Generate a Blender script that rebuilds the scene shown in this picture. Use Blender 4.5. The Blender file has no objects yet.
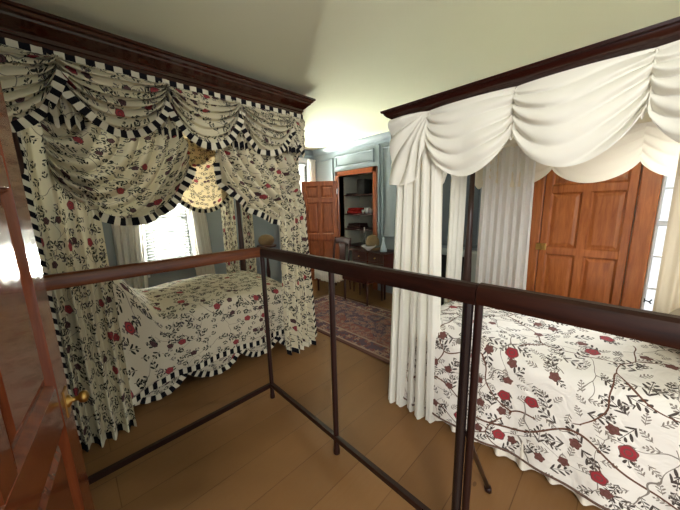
import bpy, bmesh, math, random
from mathutils import Vector, Matrix
random.seed(7)
PI = math.pi
S = bpy.context.scene
COL = S.collection
sin, cos = math.sin, math.cos

# ------------------------------------------------------------------ helpers
def lin(c):
    return tuple((x/12.92 if x <= .04045 else ((x+.055)/1.055)**2.4) for x in (v/255 for v in c)) + (1,)

class NT:
    """Node tree with short arithmetic."""
    def __init__(s, name, rough=.6, spec=.4):
        s.m = bpy.data.materials.new(name); s.m.use_nodes = True
        s.t = s.m.node_tree; s.b = s.t.nodes['Principled BSDF']
        s.b.inputs['Roughness'].default_value = rough
        s.b.inputs['Specular IOR Level'].default_value = spec
    def n(s, typ, **kw):
        nd = s.t.nodes.new(typ)
        for k, v in kw.items(): setattr(nd, k, v)
        return nd
    def put(s, sock, v):
        if isinstance(v, bpy.types.NodeSocket): s.t.links.new(v, sock)
        elif v is not None: sock.default_value = v
    def m_(s, op, a, b=None, c=None, clamp=False):
        nd = s.n('ShaderNodeMath', operation=op, use_clamp=clamp)
        s.put(nd.inputs[0], a)
        if b is not None: s.put(nd.inputs[1], b)
        if c is not None: s.put(nd.inputs[2], c)
        return nd.outputs[0]
    def lt(s, a, b): return s.m_('LESS_THAN', a, b)
    def gt(s, a, b): return s.m_('GREATER_THAN', a, b)
    def mul(s, a, b): return s.m_('MULTIPLY', a, b)
    def add(s, a, b): return s.m_('ADD', a, b)
    def sub(s, a, b): return s.m_('SUBTRACT', a, b)
    def mx(s, a, b): return s.m_('MAXIMUM', a, b)
    def ab(s, a): return s.m_('ABSOLUTE', a)
    def uv(s): return s.n('ShaderNodeTexCoord').outputs['UV']
    def obj(s): return s.n('ShaderNodeTexCoord').outputs['Object']
    def vadd(s, v, off):
        nd = s.n('ShaderNodeVectorMath', operation='ADD'); s.put(nd.inputs[0], v); s.put(nd.inputs[1], off); return nd.outputs[0]
    def vmul(s, v, k):
        nd = s.n('ShaderNodeVectorMath', operation='MULTIPLY'); s.put(nd.inputs[0], v); s.put(nd.inputs[1], k); return nd.outputs[0]
    def xyz(s, v):
        nd = s.n('ShaderNodeSeparateXYZ'); s.put(nd.inputs[0], v); return nd.outputs
    def noise(s, v, scale, detail=2, rough=.5, dist=0):
        nd = s.n('ShaderNodeTexNoise'); s.put(nd.inputs['Vector'], v)
        nd.inputs['Scale'].default_value = scale; nd.inputs['Detail'].default_value = detail
        nd.inputs['Roughness'].default_value = rough; nd.inputs['Distortion'].default_value = dist
        return nd.outputs['Fac']
    def mix(s, f, a, b, mode='MIX'):
        nd = s.n('ShaderNodeMix', data_type='RGBA', blend_type=mode)
        s.put(nd.inputs[0], f); s.put(nd.inputs[6], a); s.put(nd.inputs[7], b); return nd.outputs[2]
    def ramp(s, f, stops):
        nd = s.n('ShaderNodeValToRGB'); e = nd.color_ramp.elements
        while len(e) < len(stops): e.new(.5)
        for el, (p, c) in zip(e, stops): el.position = p; el.color = c
        s.put(nd.inputs[0], f); return nd.outputs[0]
    def base(s, c): s.put(s.b.inputs['Base Color'], c)
    def bump(s, h, strength=.3, dist=.01):
        nd = s.n('ShaderNodeBump'); nd.inputs['Strength'].default_value = strength; nd.inputs['Distance'].default_value = dist
        s.put(nd.inputs['Height'], h); s.put(s.b.inputs['Normal'], nd.outputs[0])
    def translucent(s, col, fac):
        tr = s.n('ShaderNodeBsdfTranslucent'); s.put(tr.inputs[0], col)
        mx = s.n('ShaderNodeMixShader'); mx.inputs[0].default_value = fac
        s.t.links.new(s.b.outputs[0], mx.inputs[1]); s.t.links.new(tr.outputs[0], mx.inputs[2])
        out = [n for n in s.t.nodes if n.type == 'OUTPUT_MATERIAL'][0]
        s.t.links.new(mx.outputs[0], out.inputs[0])
    # one motif per voronoi cell: local rotated coordinates and the cell's random colour
    def cell(s, uv, scale, off, rnd=.8):
        p = s.vadd(uv, off)
        v = s.n('ShaderNodeTexVoronoi', voronoi_dimensions='2D'); s.put(v.inputs['Vector'], p)
        v.inputs['Scale'].default_value = scale; v.inputs['Randomness'].default_value = rnd
        d = s.n('ShaderNodeVectorMath', operation='SUBTRACT'); s.put(d.inputs[0], p); s.put(d.inputs[1], v.outputs['Position'])
        x, y, _ = s.xyz(d.outputs[0])
        c = s.n('ShaderNodeSeparateColor'); s.put(c.inputs[0], v.outputs['Color'])
        r, g, b = c.outputs
        a = s.mul(r, 2*PI); ca, sa = s.m_('COSINE', a), s.m_('SINE', a)
        X = s.add(s.mul(x, ca), s.mul(y, sa)); Y = s.sub(s.mul(y, ca), s.mul(x, sa))
        return X, Y, r, g, b
    def sprig(s, uv, scale, off, L, Hh, p, prob, w=.55):
        X, Y, r, g, b = s.cell(uv, scale, off)
        ay, ax = s.ab(Y), s.ab(X)
        xn = s.mul(X, 1/L); h = s.mul(s.sub(1, s.mul(xn, xn)), Hh)
        a = s.mul(s.sub(s.m_('FRACT', s.mul(s.sub(X, s.mul(ay, .8)), 1/p)), .5), 1/.27)
        hh = s.mx(h, .0005)
        bb = s.m_('DIVIDE', s.sub(ay, s.mul(hh, .56)), s.mul(hh, .44))
        leaf = s.mul(s.lt(s.add(s.mul(a, a), s.mul(bb, bb)), 1), s.lt(ax, L))
        stem = s.mul(s.lt(ay, .0013), s.lt(ax, L))
        return s.mul(s.mx(leaf, stem), s.lt(g, prob)), b
    def flower(s, uv, scale, off, R, n, prob, soft=.22):
        X, Y, r, g, b = s.cell(uv, scale, off)
        rad = s.m_('SQRT', s.add(s.mul(X, X), s.mul(Y, Y)))
        th = s.m_('ARCTAN2', Y, X)
        edge = s.mul(s.add(1-soft, s.mul(s.m_('COSINE', s.mul(th, n)), soft)), R)
        on = s.lt(g, prob)
        whole = s.mul(s.lt(rad, edge), on)
        ring = s.mul(whole, s.gt(s.m_('FRACT', s.mul(rad, 2.2/R)), .68))
        return whole, ring, b
    def web(s, uv, scale, off, width, warp=.35, wscale=2.5):
        nd = s.n('ShaderNodeTexNoise', noise_dimensions='3D'); s.put(nd.inputs['Vector'], s.vadd(uv, off)); nd.inputs['Scale'].default_value = wscale; nd.inputs['Detail'].default_value = 1
        w = s.vmul(s.vadd(nd.outputs['Color'], (-.5, -.5, 0)), (warp, warp, 0))
        p = s.n('ShaderNodeVectorMath', operation='ADD'); s.put(p.inputs[0], s.vadd(uv, off)); s.put(p.inputs[1], w)
        v = s.n('ShaderNodeTexVoronoi', voronoi_dimensions='2D', feature='DISTANCE_TO_EDGE'); s.put(v.inputs['Vector'], p.outputs[0]); v.inputs['Scale'].default_value = scale; v.inputs['Randomness'].default_value = .9
        br = s.noise(s.vadd(uv, off), 3.3, 1)
        return s.mul(s.lt(v.outputs['Distance'], width*scale), s.gt(br, .43))
    def vine(s, uv, scale, off, width, detail=1):
        f = s.noise(s.vadd(uv, off), scale, detail)
        return s.lt(s.ab(s.sub(f, .5)), width)

class MB:
    """Collects shapes; build() links them as ONE mesh object."""
    def __init__(s): s.v = []; s.f = []; s.u = []
    def box(s, lo, hi, bev=0., T=None, seg=1):
        bm = bmesh.new(); bmesh.ops.create_cube(bm, size=1)
        for v in bm.verts:
            v.co = Vector([(lo[i]+hi[i])/2 + v.co[i]*(hi[i]-lo[i]) for i in range(3)])
        if bev > 0: bmesh.ops.bevel(bm, geom=bm.edges[:], offset=bev, segments=seg, affect='EDGES', profile=.5)
        s.bm(bm, T)
    def bm(s, bm, T=None):
        n = len(s.v); bm.verts.index_update()
        for v in bm.verts: s.v.append(tuple(T(v.co) if T else v.co))
        for f in bm.faces: s.f.append([n+v.index for v in f.verts]); s.u.append(None)
        bm.free()
    def tube(s, pts, r, n=10, cap=True):
        pts = [Vector(p) for p in pts]; N = len(pts); rs = r if isinstance(r, (list, tuple)) else [r]*N
        base = len(s.v); up = None
        for i, p in enumerate(pts):
            t = (pts[min(i+1, N-1)]-pts[max(i-1, 0)]).normalized()
            if up is None: up = t.orthogonal().normalized()
            a = (up - t*up.dot(t)).normalized(); up = a; b = t.cross(a)
            for k in range(n):
                q = 2*PI*k/n; s.v.append(tuple(p + (a*cos(q)+b*sin(q))*rs[i]))
        for i in range(N-1):
            for k in range(n):
                k2 = (k+1) % n
                s.f.append([base+i*n+k, base+i*n+k2, base+(i+1)*n+k2, base+(i+1)*n+k]); s.u.append(None)
        if cap:
            s.f.append([base+k for k in range(n)][::-1]); s.u.append(None)
            s.f.append([base+(N-1)*n+k for k in range(n)]); s.u.append(None)
    def lathe(s, prof, c, n=24, ax=None):
        pts = [Vector((c[0], c[1], c[2]+z)) for r, z in prof]
        base = len(s.v)
        for (r, z) in prof:
            for k in range(n):
                q = 2*PI*k/n; s.v.append((c[0]+r*cos(q), c[1]+r*sin(q), c[2]+z))
        for i in range(len(prof)-1):
            for k in range(n):
                k2 = (k+1) % n
                s.f.append([base+i*n+k, base+i*n+k2, base+(i+1)*n+k2, base+(i+1)*n+k]); s.u.append(None)
        s.f.append([base+k for k in range(n)][::-1]); s.u.append(None)
        s.f.append([base+(len(prof)-1)*n+k for k in range(n)]); s.u.append(None)
    def grid(s, P, nu, nv, UV=None, closed=False):
        base = len(s.v)
        for j in range(nv+1):
            for i in range(nu+1): s.v.append(tuple(P(i/nu, j/nv)))
        for j in range(nv):
            for i in range(nu):
                q = [base+j*(nu+1)+i, base+j*(nu+1)+i+1, base+(j+1)*(nu+1)+i+1, base+(j+1)*(nu+1)+i]
                s.f.append(q)
                s.u.append([UV(a/nu, b/nv) for a, b in ((i, j), (i+1, j), (i+1, j+1), (i, j+1))] if UV else None)
    def ring(s, rect, prof, z):
        """sweep a profile of (outward, up) round a rectangle with mitred corners"""
        x0, x1, y0, y1 = rect; base = len(s.v); n = len(prof)
        for cx, cy, sx, sy in ((x0, y0, -1, -1), (x1, y0, 1, -1), (x1, y1, 1, 1), (x0, y1, -1, 1)):
            for d, h in prof: s.v.append((cx+sx*d, cy+sy*d, z+h))
        for c in range(4):
            c2 = (c+1) % 4
            for k in range(n):
                k2 = (k+1) % n
                s.f.append([base+c*n+k, base+c2*n+k, base+c2*n+k2, base+c*n+k2]); s.u.append(None)
    def bar(s, a, b, prof, up=(0, 0, 1)):
        """sweep a closed profile of (side, up) from a to b"""
        a, b = Vector(a), Vector(b); t = (b-a).normalized(); u = Vector(up); sd = t.cross(u).normalized(); u = sd.cross(t)
        base = len(s.v); n = len(prof)
        for p in (a, b):
            for x, y in prof: s.v.append(tuple(p+sd*x+u*y))
        for k in range(n):
            k2 = (k+1) % n; s.f.append([base+k, base+k2, base+n+k2, base+n+k]); s.u.append(None)
        s.f.append([base+k for k in range(n)][::-1]); s.u.append(None)
        s.f.append([base+n+k for k in range(n)]); s.u.append(None)
    def build(s, name, mat, parent=None, smooth=False, fix=True, solid=0, angle=None):
        off = Vector(parent['_o']) if parent else Vector((0, 0, 0))
        me = bpy.data.meshes.new(name)
        me.from_pydata([tuple(Vector(v)-off) for v in s.v], [], s.f)
        if any(u for u in s.u):
            ul = me.uv_layers.new(name='UVMap').data
            for poly, u in zip(me.polygons, s.u):
                if u:
                    for li, c in zip(poly.loop_indices, u): ul[li].uv = c
        if fix:
            bm = bmesh.new(); bm.from_mesh(me); bmesh.ops.recalc_face_normals(bm, faces=bm.faces[:]); bm.to_mesh(me); bm.free()
        me.materials.append(mat)
        o = bpy.data.objects.new(name, me); COL.objects.link(o)
        if parent: o.parent = parent
        o['_o'] = tuple(off)
        if smooth:
            for p in me.polygons: p.use_smooth = True
            if angle: me.set_sharp_from_angle(angle=angle)
        if solid:
            md = o.modifiers.new('thickness', 'SOLIDIFY'); md.thickness = solid; md.offset = 0
        return o

def tag(o, label, cat, group=None):
    o['label'] = label; o['category'] = cat
    if group: o['group'] = group
    return o
def thing(name, loc, label, cat, group=None):
    o = bpy.data.objects.new(name, None); COL.objects.link(o); o.location = loc; o['_o'] = tuple(loc); o.empty_display_size = .1
    return tag(o, label, cat, group)
def struct(o): o['kind'] = 'structure'; return o
def sroot(name, loc):
    o = bpy.data.objects.new(name, None); COL.objects.link(o); o.location = loc; o['_o'] = tuple(loc); return struct(o)

# ------------------------------------------------------------------ camera (solved from the vanishing lines)
H = 1.5
M = ((0.71021098, -0.7035592, -0.02459294), (-0.14120111, -0.10813834, -0.98405709), (0.68968298, 0.7023607, -0.17614437))
cd = bpy.data.cameras.new('camera'); cam = bpy.data.objects.new('camera', cd); COL.objects.link(cam)
r_, d_, f_ = (Vector(x) for x in M)
cam.matrix_world = Matrix(((r_.x, -d_.x, -f_.x, 0), (r_.y, -d_.y, -f_.y, 0), (r_.z, -d_.z, -f_.z, H), (0, 0, 0, 1)))
cd.sensor_width = 36; cd.sensor_fit = 'HORIZONTAL'; cd.lens = 36*276.194/680; cd.clip_start = .02
S.camera = cam

# ------------------------------------------------------------------ materials
def plain(name, rgb, rough=.6, spec=.4, noise=None, metal=0):
    t = NT(name, rough, spec); c = lin(rgb)
    if noise:
        f = t.noise(t.obj(), noise[0], 4)
        t.base(t.mix(t.mul(f, noise[1]), c, lin(tuple(x*.6 for x in rgb))))
    else: t.base(c)
    t.b.inputs['Metallic'].default_value = metal
    return t.m

def wood(name, dark, light, rough=.3, axis=0, scale=6, coat=.3, spec=.35):
    t = NT(name, rough, spec)
    v = [1.0, 1.0, 1.0]
    st = [9, 9, 9]; st[axis] = 1.0
    p = t.vmul(t.obj(), st)
    f = t.noise(p, scale, 5, .6, .6)
    f2 = t.noise(t.obj(), 1.6, 2)
    c = t.ramp(f, [(.3, lin(dark)), (.72, lin(light))])
    c = t.mix(t.mul(f2, .45), c, lin(tuple(x*.7 for x in dark)))
    t.base(c); t.bump(f, .03, .003)
    t.b.inputs['Coat Weight'].default_value = coat; t.b.inputs['Coat Roughness'].default_value = .12
    return t.m

W_door = wood('reddish door wood', (92, 40, 20), (138, 70, 38), .2, 2, 4, .15)
_w = W_door.node_tree.nodes['Principled BSDF']; _w.inputs['Coat Weight'].default_value = .3; _w.inputs['Coat Roughness'].default_value = .05
W_door2 = wood('orange brown door wood', (146, 78, 38), (194, 118, 64), .3, 2, 4, .3)
W_closet = wood('closet door wood', (110, 52, 28), (165, 92, 52), .3, 2, 4, .3)
W_corn = wood('mahogany cornice wood', (38, 11, 5), (72, 29, 14), .18, 0, 5, .5)
W_cornR = wood('dark mahogany cornice wood', (32, 8, 5), (54, 18, 10), .25, 1, 5, .3)
W_rail = wood('polished rail wood', (78, 36, 14), (124, 66, 28), .32, 0, 5, .12)
W_post = plain('black iron post', (26, 18, 18), .22, .5)
W_post2 = plain('dark brown post', (38, 18, 14), .35, .3, (8, .5))
W_furn = wood('dark furniture wood', (42, 18, 16), (76, 34, 26), .4, 2, 6, 0)
W_post_bed = wood('dark bed post wood', (40, 22, 18), (72, 42, 32), .3, 2, 6, .3)
M_brass = plain('brass', (186, 150, 86), .3, .5, None, 1)
M_iron = plain('black iron', (18, 18, 18), .5)
M_white = plain('white paint', (232, 236, 240), .5)
M_glass_white = plain('white china', (236, 236, 232), .2)

def floor_mat():
    t = NT('wide pine boards', .42, .25)
    o = t.obj(); x, y, z = t.xyz(o)
    br = t.n('ShaderNodeTexBrick', offset=.37, offset_frequency=2)
    t.put(br.inputs['Vector'], o)
    br.inputs['Scale'].default_value = 1; br.inputs['Mortar Size'].default_value = .0028; br.inputs['Mortar Smooth'].default_value = .3
    br.inputs['Brick Width'].default_value = 3.4; br.inputs['Row Height'].default_value = .235; br.inputs['Bias'].default_value = 0
    br.inputs['Color1'].default_value = lin((124, 92, 60)); br.inputs['Color2'].default_value = lin((108, 79, 50)); br.inputs['Mortar'].default_value = lin((62, 40, 24))
    g = t.noise(t.vmul(o, (1.2, 14, 1)), 5, 5, .6, .5)
    c = t.mix(t.mul(t.m_('POWER', g, 1.4), .7), br.outputs['Color'], lin((112, 72, 38)))
    blot = t.noise(o, 2.2, 3)
    c = t.mix(t.mul(t.m_('POWER', blot, 1.5), .6), c, lin((150, 110, 68)))
    kn = t.n('ShaderNodeTexVoronoi'); t.put(kn.inputs['Vector'], t.vmul(o, (1.0, 2.0, 1))); kn.inputs['Scale'].default_value = 1.4
    c = t.mix(t.mul(t.lt(kn.outputs['Distance'], .03), .6), c, lin((70, 44, 26)))
    t.base(c); t.bump(t.sub(1, br.outputs['Fac']), .25, .004)
    return t.m
M_floor = floor_mat()
M_wall = plain('blue grey paint', (138, 149, 156), .45, .35, (3, .12))
M_wall2 = plain('blue grey panel paint', (132, 144, 152), .4, .4, (3, .12))
M_ceil = plain('cream plaster', (244, 247, 218), .8, .2, (1.5, .1))
M_plaster = plain('closet plaster', (176, 178, 162), .8, .2, (3, .2))

def rug_mat():
    t = NT('woven wool carpet', .9, .1)
    u, v, _ = t.xyz(t.uv())     # metres
    uv = t.uv()
    w, h = 1.13, 2.5
    ex = t.m_('MINIMUM', u, t.sub(w, u)); ey = t.m_('MINIMUM', v, t.sub(h, v)); e = t.m_('MINIMUM', ex, ey)
    red, blue, cream, rose, brown = (lin(c) for c in ((112, 52, 50), (62, 64, 92), (176, 156, 140), (146, 96, 92), (84, 58, 50)))
    fl, ring, b = t.flower(uv, 9, (.3, .1, 0), .05, 6, .9, .3)
    fl2, ring2, b2 = t.flower(uv, 15, (.9, .6, 0), .026, 4, .8, .35)
    sp, _b = t.sprig(uv, 11, (.2, .7, 0), .05, .022, .018, .8)
    field = t.mix(t.noise(uv, 3, 3), red, rose)
    field = t.mix(t.gt(t.noise(uv, 2.3, 1), .52), field, blue)
    c = t.mix(sp, field, cream)
    c = t.mix(fl, c, rose); c = t.mix(ring, c, cream); c = t.mix(fl2, c, blue); c = t.mix(ring2, c, cream)
    bord = t.mix(fl2, t.mix(fl, blue, cream), red); bord = t.mix(sp, bord, rose)
    c = t.mix(t.lt(e, .24), c, bord)
    line = t.mx(t.mul(t.lt(e, .25), t.gt(e, .225)), t.mul(t.lt(e, .07), t.gt(e, .045)))
    c = t.mix(line, c, cream)
    c = t.mix(t.lt(e, .045), c, brown)
    c = t.mix(.42, c, lin((112, 82, 74)))
    t.base(c); t.bump(t.noise(uv, 120, 2), .3, .004)
    return t.m
M_rug = rug_mat()

def floral_mat(name, base, k=1.0, trans=.12):
    """scattered dark sprigs, red and grey blossoms and thin stems on ecru cotton; k = motif size"""
    t = NT(name, .85, .15); uv = t.uv(); v = t.vmul(uv, (1/k, 1/k, 1))
    bw = lin(base); c = t.mix(t.mul(t.noise(v, 2, 3), .25), bw, lin(tuple(x*.86 for x in base)))
    ink, grey, red, plum = lin((42, 44, 40)), lin((96, 90, 92)), lin((160, 62, 66)), lin((92, 62, 66))
    c = t.mix(t.mul(t.web(v, 4.5, (1.3, .2, 0), .0022, .25, 5), .75), c, grey)
    a, b = t.sprig(v, 11, (0, 0, 0), .044, .026, .031, .62); c = t.mix(a, c, ink)
    a, b = t.sprig(v, 15, (3.1, 1.7, 0), .03, .022, .026, .55); c = t.mix(a, c, ink)
    a, b = t.sprig(v, 13, (7.7, 4.1, 0), .024, .02, .022, .45); c = t.mix(a, c, grey)
    w, r, b = t.flower(v, 7.5, (2.2, 5.1, 0), .024, 5, .4, .07); c = t.mix(w, c, plum); c = t.mix(r, c, ink)
    w, r, b = t.flower(v, 4.6, (9.1, 2.6, 0), .03, 5, .5, .06); c = t.mix(w, c, red); c = t.mix(r, c, plum)
    t.base(c)
    if trans: t.translucent(c, trans)
    return t.m
M_flor = floral_mat('floral chintz', (216, 208, 180))
M_florq = floral_mat('floral quilt chintz', (206, 198, 176), 1.0, 0)
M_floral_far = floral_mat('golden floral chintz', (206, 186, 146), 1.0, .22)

def quilt_mat():
    """trailing brown vines with red blossoms and leaf sprays on cream"""
    t = NT('vine embroidered cotton', .8, .2); uv = t.uv()
    c = t.mix(t.mul(t.noise(uv, 3, 3), .2), lin((230, 226, 219)), lin((212, 206, 198)))
    ink, olive, red, brown, plum = lin((74, 66, 62)), lin((128, 120, 112)), lin((152, 48, 56)), lin((98, 66, 52)), lin((108, 70, 68))
    x, y, _ = t.xyz(uv)
    und = t.lt(t.ab(t.sub(y, t.add(.215, t.add(t.mul(t.m_('SINE', t.mul(x, 8.3)), .075), t.mul(t.m_('SINE', t.mul(x, 19)), .014))))), .0055)
    a, b = t.sprig(uv, 14, (5.5, .3, 0), .03, .016, .015, .7); c = t.mix(a, c, olive)
    a, b = t.sprig(uv, 8.5, (.4, .9, 0), .05, .03, .028, .6); c = t.mix(a, c, ink)
    a, b = t.sprig(uv, 12, (4.4, 2.9, 0), .034, .02, .021, .5); c = t.mix(a, c, ink)
    c = t.mix(t.mx(und, t.web(uv, 2.1, (3.1, .5, 0), .0042, .35, 3)), c, brown)
    c = t.mix(t.web(uv, 4.2, (8.3, 2.5, 0), .0022, .25, 5), c, olive)
    w, r, b = t.flower(uv, 6.5, (1.9, 7.3, 0), .026, 5, .45, .12); c = t.mix(w, c, plum); c = t.mix(r, c, brown)
    w, r, b = t.flower(uv, 4.3, (6.6, 3.2, 0), .034, 5, .6, .07); c = t.mix(w, c, red); c = t.mix(r, c, plum)
    t.base(c); t.bump(t.noise(uv, 9, 3, .5, .8), .55, .03)
    return t.m
M_quilt = quilt_mat()

def stripe_mat(name, pitch=.062, slant=0.0):
    t = NT(name, .85, .15); x, y, _ = t.xyz(t.uv())
    f = t.m_('FRACT', t.add(t.mul(x, 1/pitch), t.mul(y, slant)))
    t.base(t.mix(t.lt(f, .5), lin((220, 214, 192)), lin((20, 20, 26))))
    return t.m
M_stripe = stripe_mat('black and ecru striped trim')
M_stripe_w = stripe_mat('broad striped band', .088)
M_stripe_d = stripe_mat('slanted striped trim', .07, 8.0)

def white_cloth(name, rgb, trans=.25):
    t = NT(name, .8, .2); c = lin(rgb); t.base(c); t.translucent(c, trans)
    t.bump(t.noise(t.uv(), 60, 2), .05, .003); return t.m
M_cloth = white_cloth('white cotton', (238, 236, 226))
M_sheer = white_cloth('thin white cotton', (236, 234, 228), .4)
M_cream = white_cloth('cream cotton lining', (232, 222, 200), .35)
M_beige = white_cloth('beige cotton', (214, 202, 178), .08)
M_linen = plain('white bed linen', (226, 220, 206), .85, .15)

# ------------------------------------------------------------------ cloth
def swag(root, place, s0, s1, zt0, zt1, e0, e1, m, mat, nf=6, amp=.022, bulge=.05, seed=0, trim=None, name='swag', tw=.05, nu=56, nv=44, tmat=None, wid=1.15, pk=1.0, skew=0, solid=0, ctr=.4, mode='sag', sw=8.5, tr=(0, 1)):
    rnd = random.Random(seed); k1, k2, k3 = rnd.uniform(0, 6), rnd.uniform(0, 6), rnd.uniform(0, 6)
    def pos(u, v):
        um = u + skew*u*(1-u)
        sh = (4*um*(1-um))**pk
        base = e0+(e1-e0)*u
        L = base + (m-(e0+e1)/2)*sh
        z = zt0+(zt1-zt0)*u - L*v
        if mode == 'sag': q = nf*v**.9 + .45*sin(2.3*u+k1) + .25*sin(5*u+k2)
        elif mode in ('left', 'right'):
            a = u if mode == 'left' else 1-u
            q = sw*a*(1-.55*v) + nf*v*v + .2*sin(4*u+k2)
        else:
            a = u if mode == 'fan0' else 1-u
            q = nf*math.atan2(a+.02, v*1.1+.03)/(PI/2) + .1*sin(5*v+k1)
        ph = 2*PI*q
        fold = abs(sin(ph/2))**.75 * (.8+.2*sin(1.7*q+k3))
        cu = abs(2*u-1)
        if mode == 'sag': env = (ctr+(1-ctr)*cu**1.2)*min(1, v*5+.15)
        elif mode in ('left', 'right'): env = .55+.45*v
        else: env = min(1, math.hypot(a, v)*1.6)
        d = .012 + bulge*sin(PI*min(1, u))**.8*sin(PI*(.15+.75*v)) + amp*2*fold*env + .01*sin(9*u+k3)*v
        if mode == 'sag': z += amp*.35*cos(ph)*env*(1-cu**4)*(v < .98)
        return s0+(s1-s0)*u, z, d
    g = MB(); w = abs(s1-s0)*wid
    g.grid(lambda u, v: place(*pos(u, v)), nu, nv, lambda u, v: (u*w+seed*.37, -v*max(m, .35)*1.5 + seed*.53))
    o = g.build(name, mat, root, True, solid=solid)
    if trim:
        edge(o, place, [pos(tr[0]+(tr[1]-tr[0])*i/nu, 1) for i in range(nu+1)], tw, tmat or M_stripe)
    return o

def edge(parent, place, pts, tw, mat, name='striped_trim', side=1):
    """ruffled band along a line of (s, z, d) points, hanging on one side of it"""
    L = [0]; N = len(pts)
    for a, b in zip(pts, pts[1:]): L.append(L[-1]+math.hypot(b[0]-a[0], b[1]-a[1]))
    nrm = []
    for i in range(N):
        a, b = pts[max(i-1, 0)], pts[min(i+1, N-1)]
        dx, dz = b[0]-a[0], b[1]-a[1]; l = math.hypot(dx, dz) or 1
        nx, nz = dz/l, -dx/l
        if side == 1 and nz > 0: nx, nz = -nx, -nz
        if side == -1 and nx > 0: nx, nz = -nx, -nz
        if side == 2 and nx < 0: nx, nz = -nx, -nz
        if side == 0: nx, nz = 0, -1
        nrm.append((nx, nz))
    def P(u, v):
        i = min(int(round(u*(N-1))), N-1); s, z, d = pts[i]; nx, nz = nrm[i]
        o = (v-.12)*tw
        return place(s+nx*o, z+nz*o, d+.006+.006*sin(L[i]*90)*v)
    g = MB(); g.grid(P, N-1, 3, lambda u, v: (L[min(int(round(u*(N-1))), N-1)], v*.06))
    return g.build(name, mat, parent, True)

def drape(root, place, st, sb, zb, zt, n, amp, mat, name='curtain_panel', seed=0, nv=40, full=1.9, hem=.012, mid=None, flare=1.0, power=1.0, kind=None):
    """pleated curtain: st, sb = (left, right) at top and bottom; mid = (z, left, right) pinches it"""
    rnd = random.Random(seed); ks = [rnd.uniform(0, 6.28) for _ in range(5)]
    nu = max(24, n*14)
    def lr(z):
        t = (zt-z)/(zt-zb)
        if mid:
            zm, ml, mr = mid; tm = (zt-zm)/(zt-zb)
            if t < tm:
                q = t/tm; q = q*q*(3-2*q); return st[0]+(ml-st[0])*q, st[1]+(mr-st[1])*q
            q = (t-tm)/(1-tm); q = q*q*(3-2*q); return ml+(sb[0]-ml)*q, mr+(sb[1]-mr)*q
        return st[0]+(sb[0]-st[0])*t, st[1]+(sb[1]-st[1])*t
    def pos(u, v):
        z = zt-(zt-zb)*v
        l, r = lr(z)
        uu = u + .018*sin(2*PI*u*3+ks[0]) + .012*sin(2*PI*u*1.7+ks[1]+v*1.2)
        ph = 2*PI*n*uu + .5*sin(2.2*v+ks[2])
        d = amp*(.55+.45*v**.6*flare)*(sin(ph)+.35*sin(2*ph+ks[3])+.5*sin(ph*.37+ks[4]))
        s = l+(r-l)*min(1.02, max(-.02, uu))
        if v > .999: z += hem*sin(ph+1)
        return s, z, d+amp*1.2
    W = abs(sb[1]-sb[0])*full
    g = MB(); g.grid(lambda u, v: place(*pos(u, v)), nu, nv, lambda u, v: (u*W+seed*.41, -v*(zt-zb)+seed*.29))
    o = g.build(name, mat, root, True)
    return o, pos

# ------------------------------------------------------------------ the room
XB, YL, ZC = 3.8, 4.58, 2.6
XN, YR = -.4, -1.5
g = MB(); g.box((-2.2, -2.6, -.1), (XB+.9, YL+.15, 0)); struct(g.build('floor', M_floor))
g = MB(); g.box((-2.2, -2.6, ZC), (XB+.9, YL+.15, ZC+.1)); struct(g.build('ceiling', M_ceil))
CY0, CY1, CZ = 3.02, 3.84, 2.04        # closet opening
WY0, WY1, WZ0, WZ1 = -1.1, -.232, .34, 2.2  # window by the right-hand bed
g = MB()
for (y0, y1, z0, z1) in ((CY1, YL, 0, ZC), (CY0, CY1, CZ, ZC), (WY1, CY0, 0, ZC), (WY0, WY1, 0, WZ0), (WY0, WY1, WZ1, ZC), (-1.7, WY0, 0, ZC)):
    g.box((XB, y0, z0), (XB+.12, y1, z1))
struct(g.build('wall_back', M_wall))
# left wall with two windows
L1 = (.74, 1.33, .66, 2.05); L2 = (3.0, 3.62, .66, 2.36)
g = MB()
for (x0, x1, z0, z1) in ((XN-.1, L1[0], 0, ZC), (L1[1], L2[0], 0, ZC), (L2[1], XB+.12, 0, ZC), (L1[0], L1[1], 0, L1[2]), (L1[0], L1[1], L1[3], ZC), (L2[0], L2[1], 0, L2[2]), (L2[0], L2[1], L2[3], ZC)):
    g.box((x0, YL, z0), (x1, YL+.12, z1))
struct(g.build('wall_left', M_wall))
g = MB(); g.box((XN-.1, .12, 0), (XN, YL, ZC)); struct(g.build('wall_near', M_wall))
# closet niche
g = MB(); D = .62
g.box((XB+D, CY0-.1, 0), (XB+D+.05, CY1+.1, ZC)); g.box((XB+.12, CY0-.12, 0), (XB+D, CY0-.04, ZC)); g.box((XB+.12, CY1+.04, 0), (XB+D, CY1+.12, ZC))
g.box((XB+.12, CY0-.12, 2.2), (XB+D, CY1+.12, 2.25))
struct(g.build('wall_closet', M_plaster))

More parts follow.
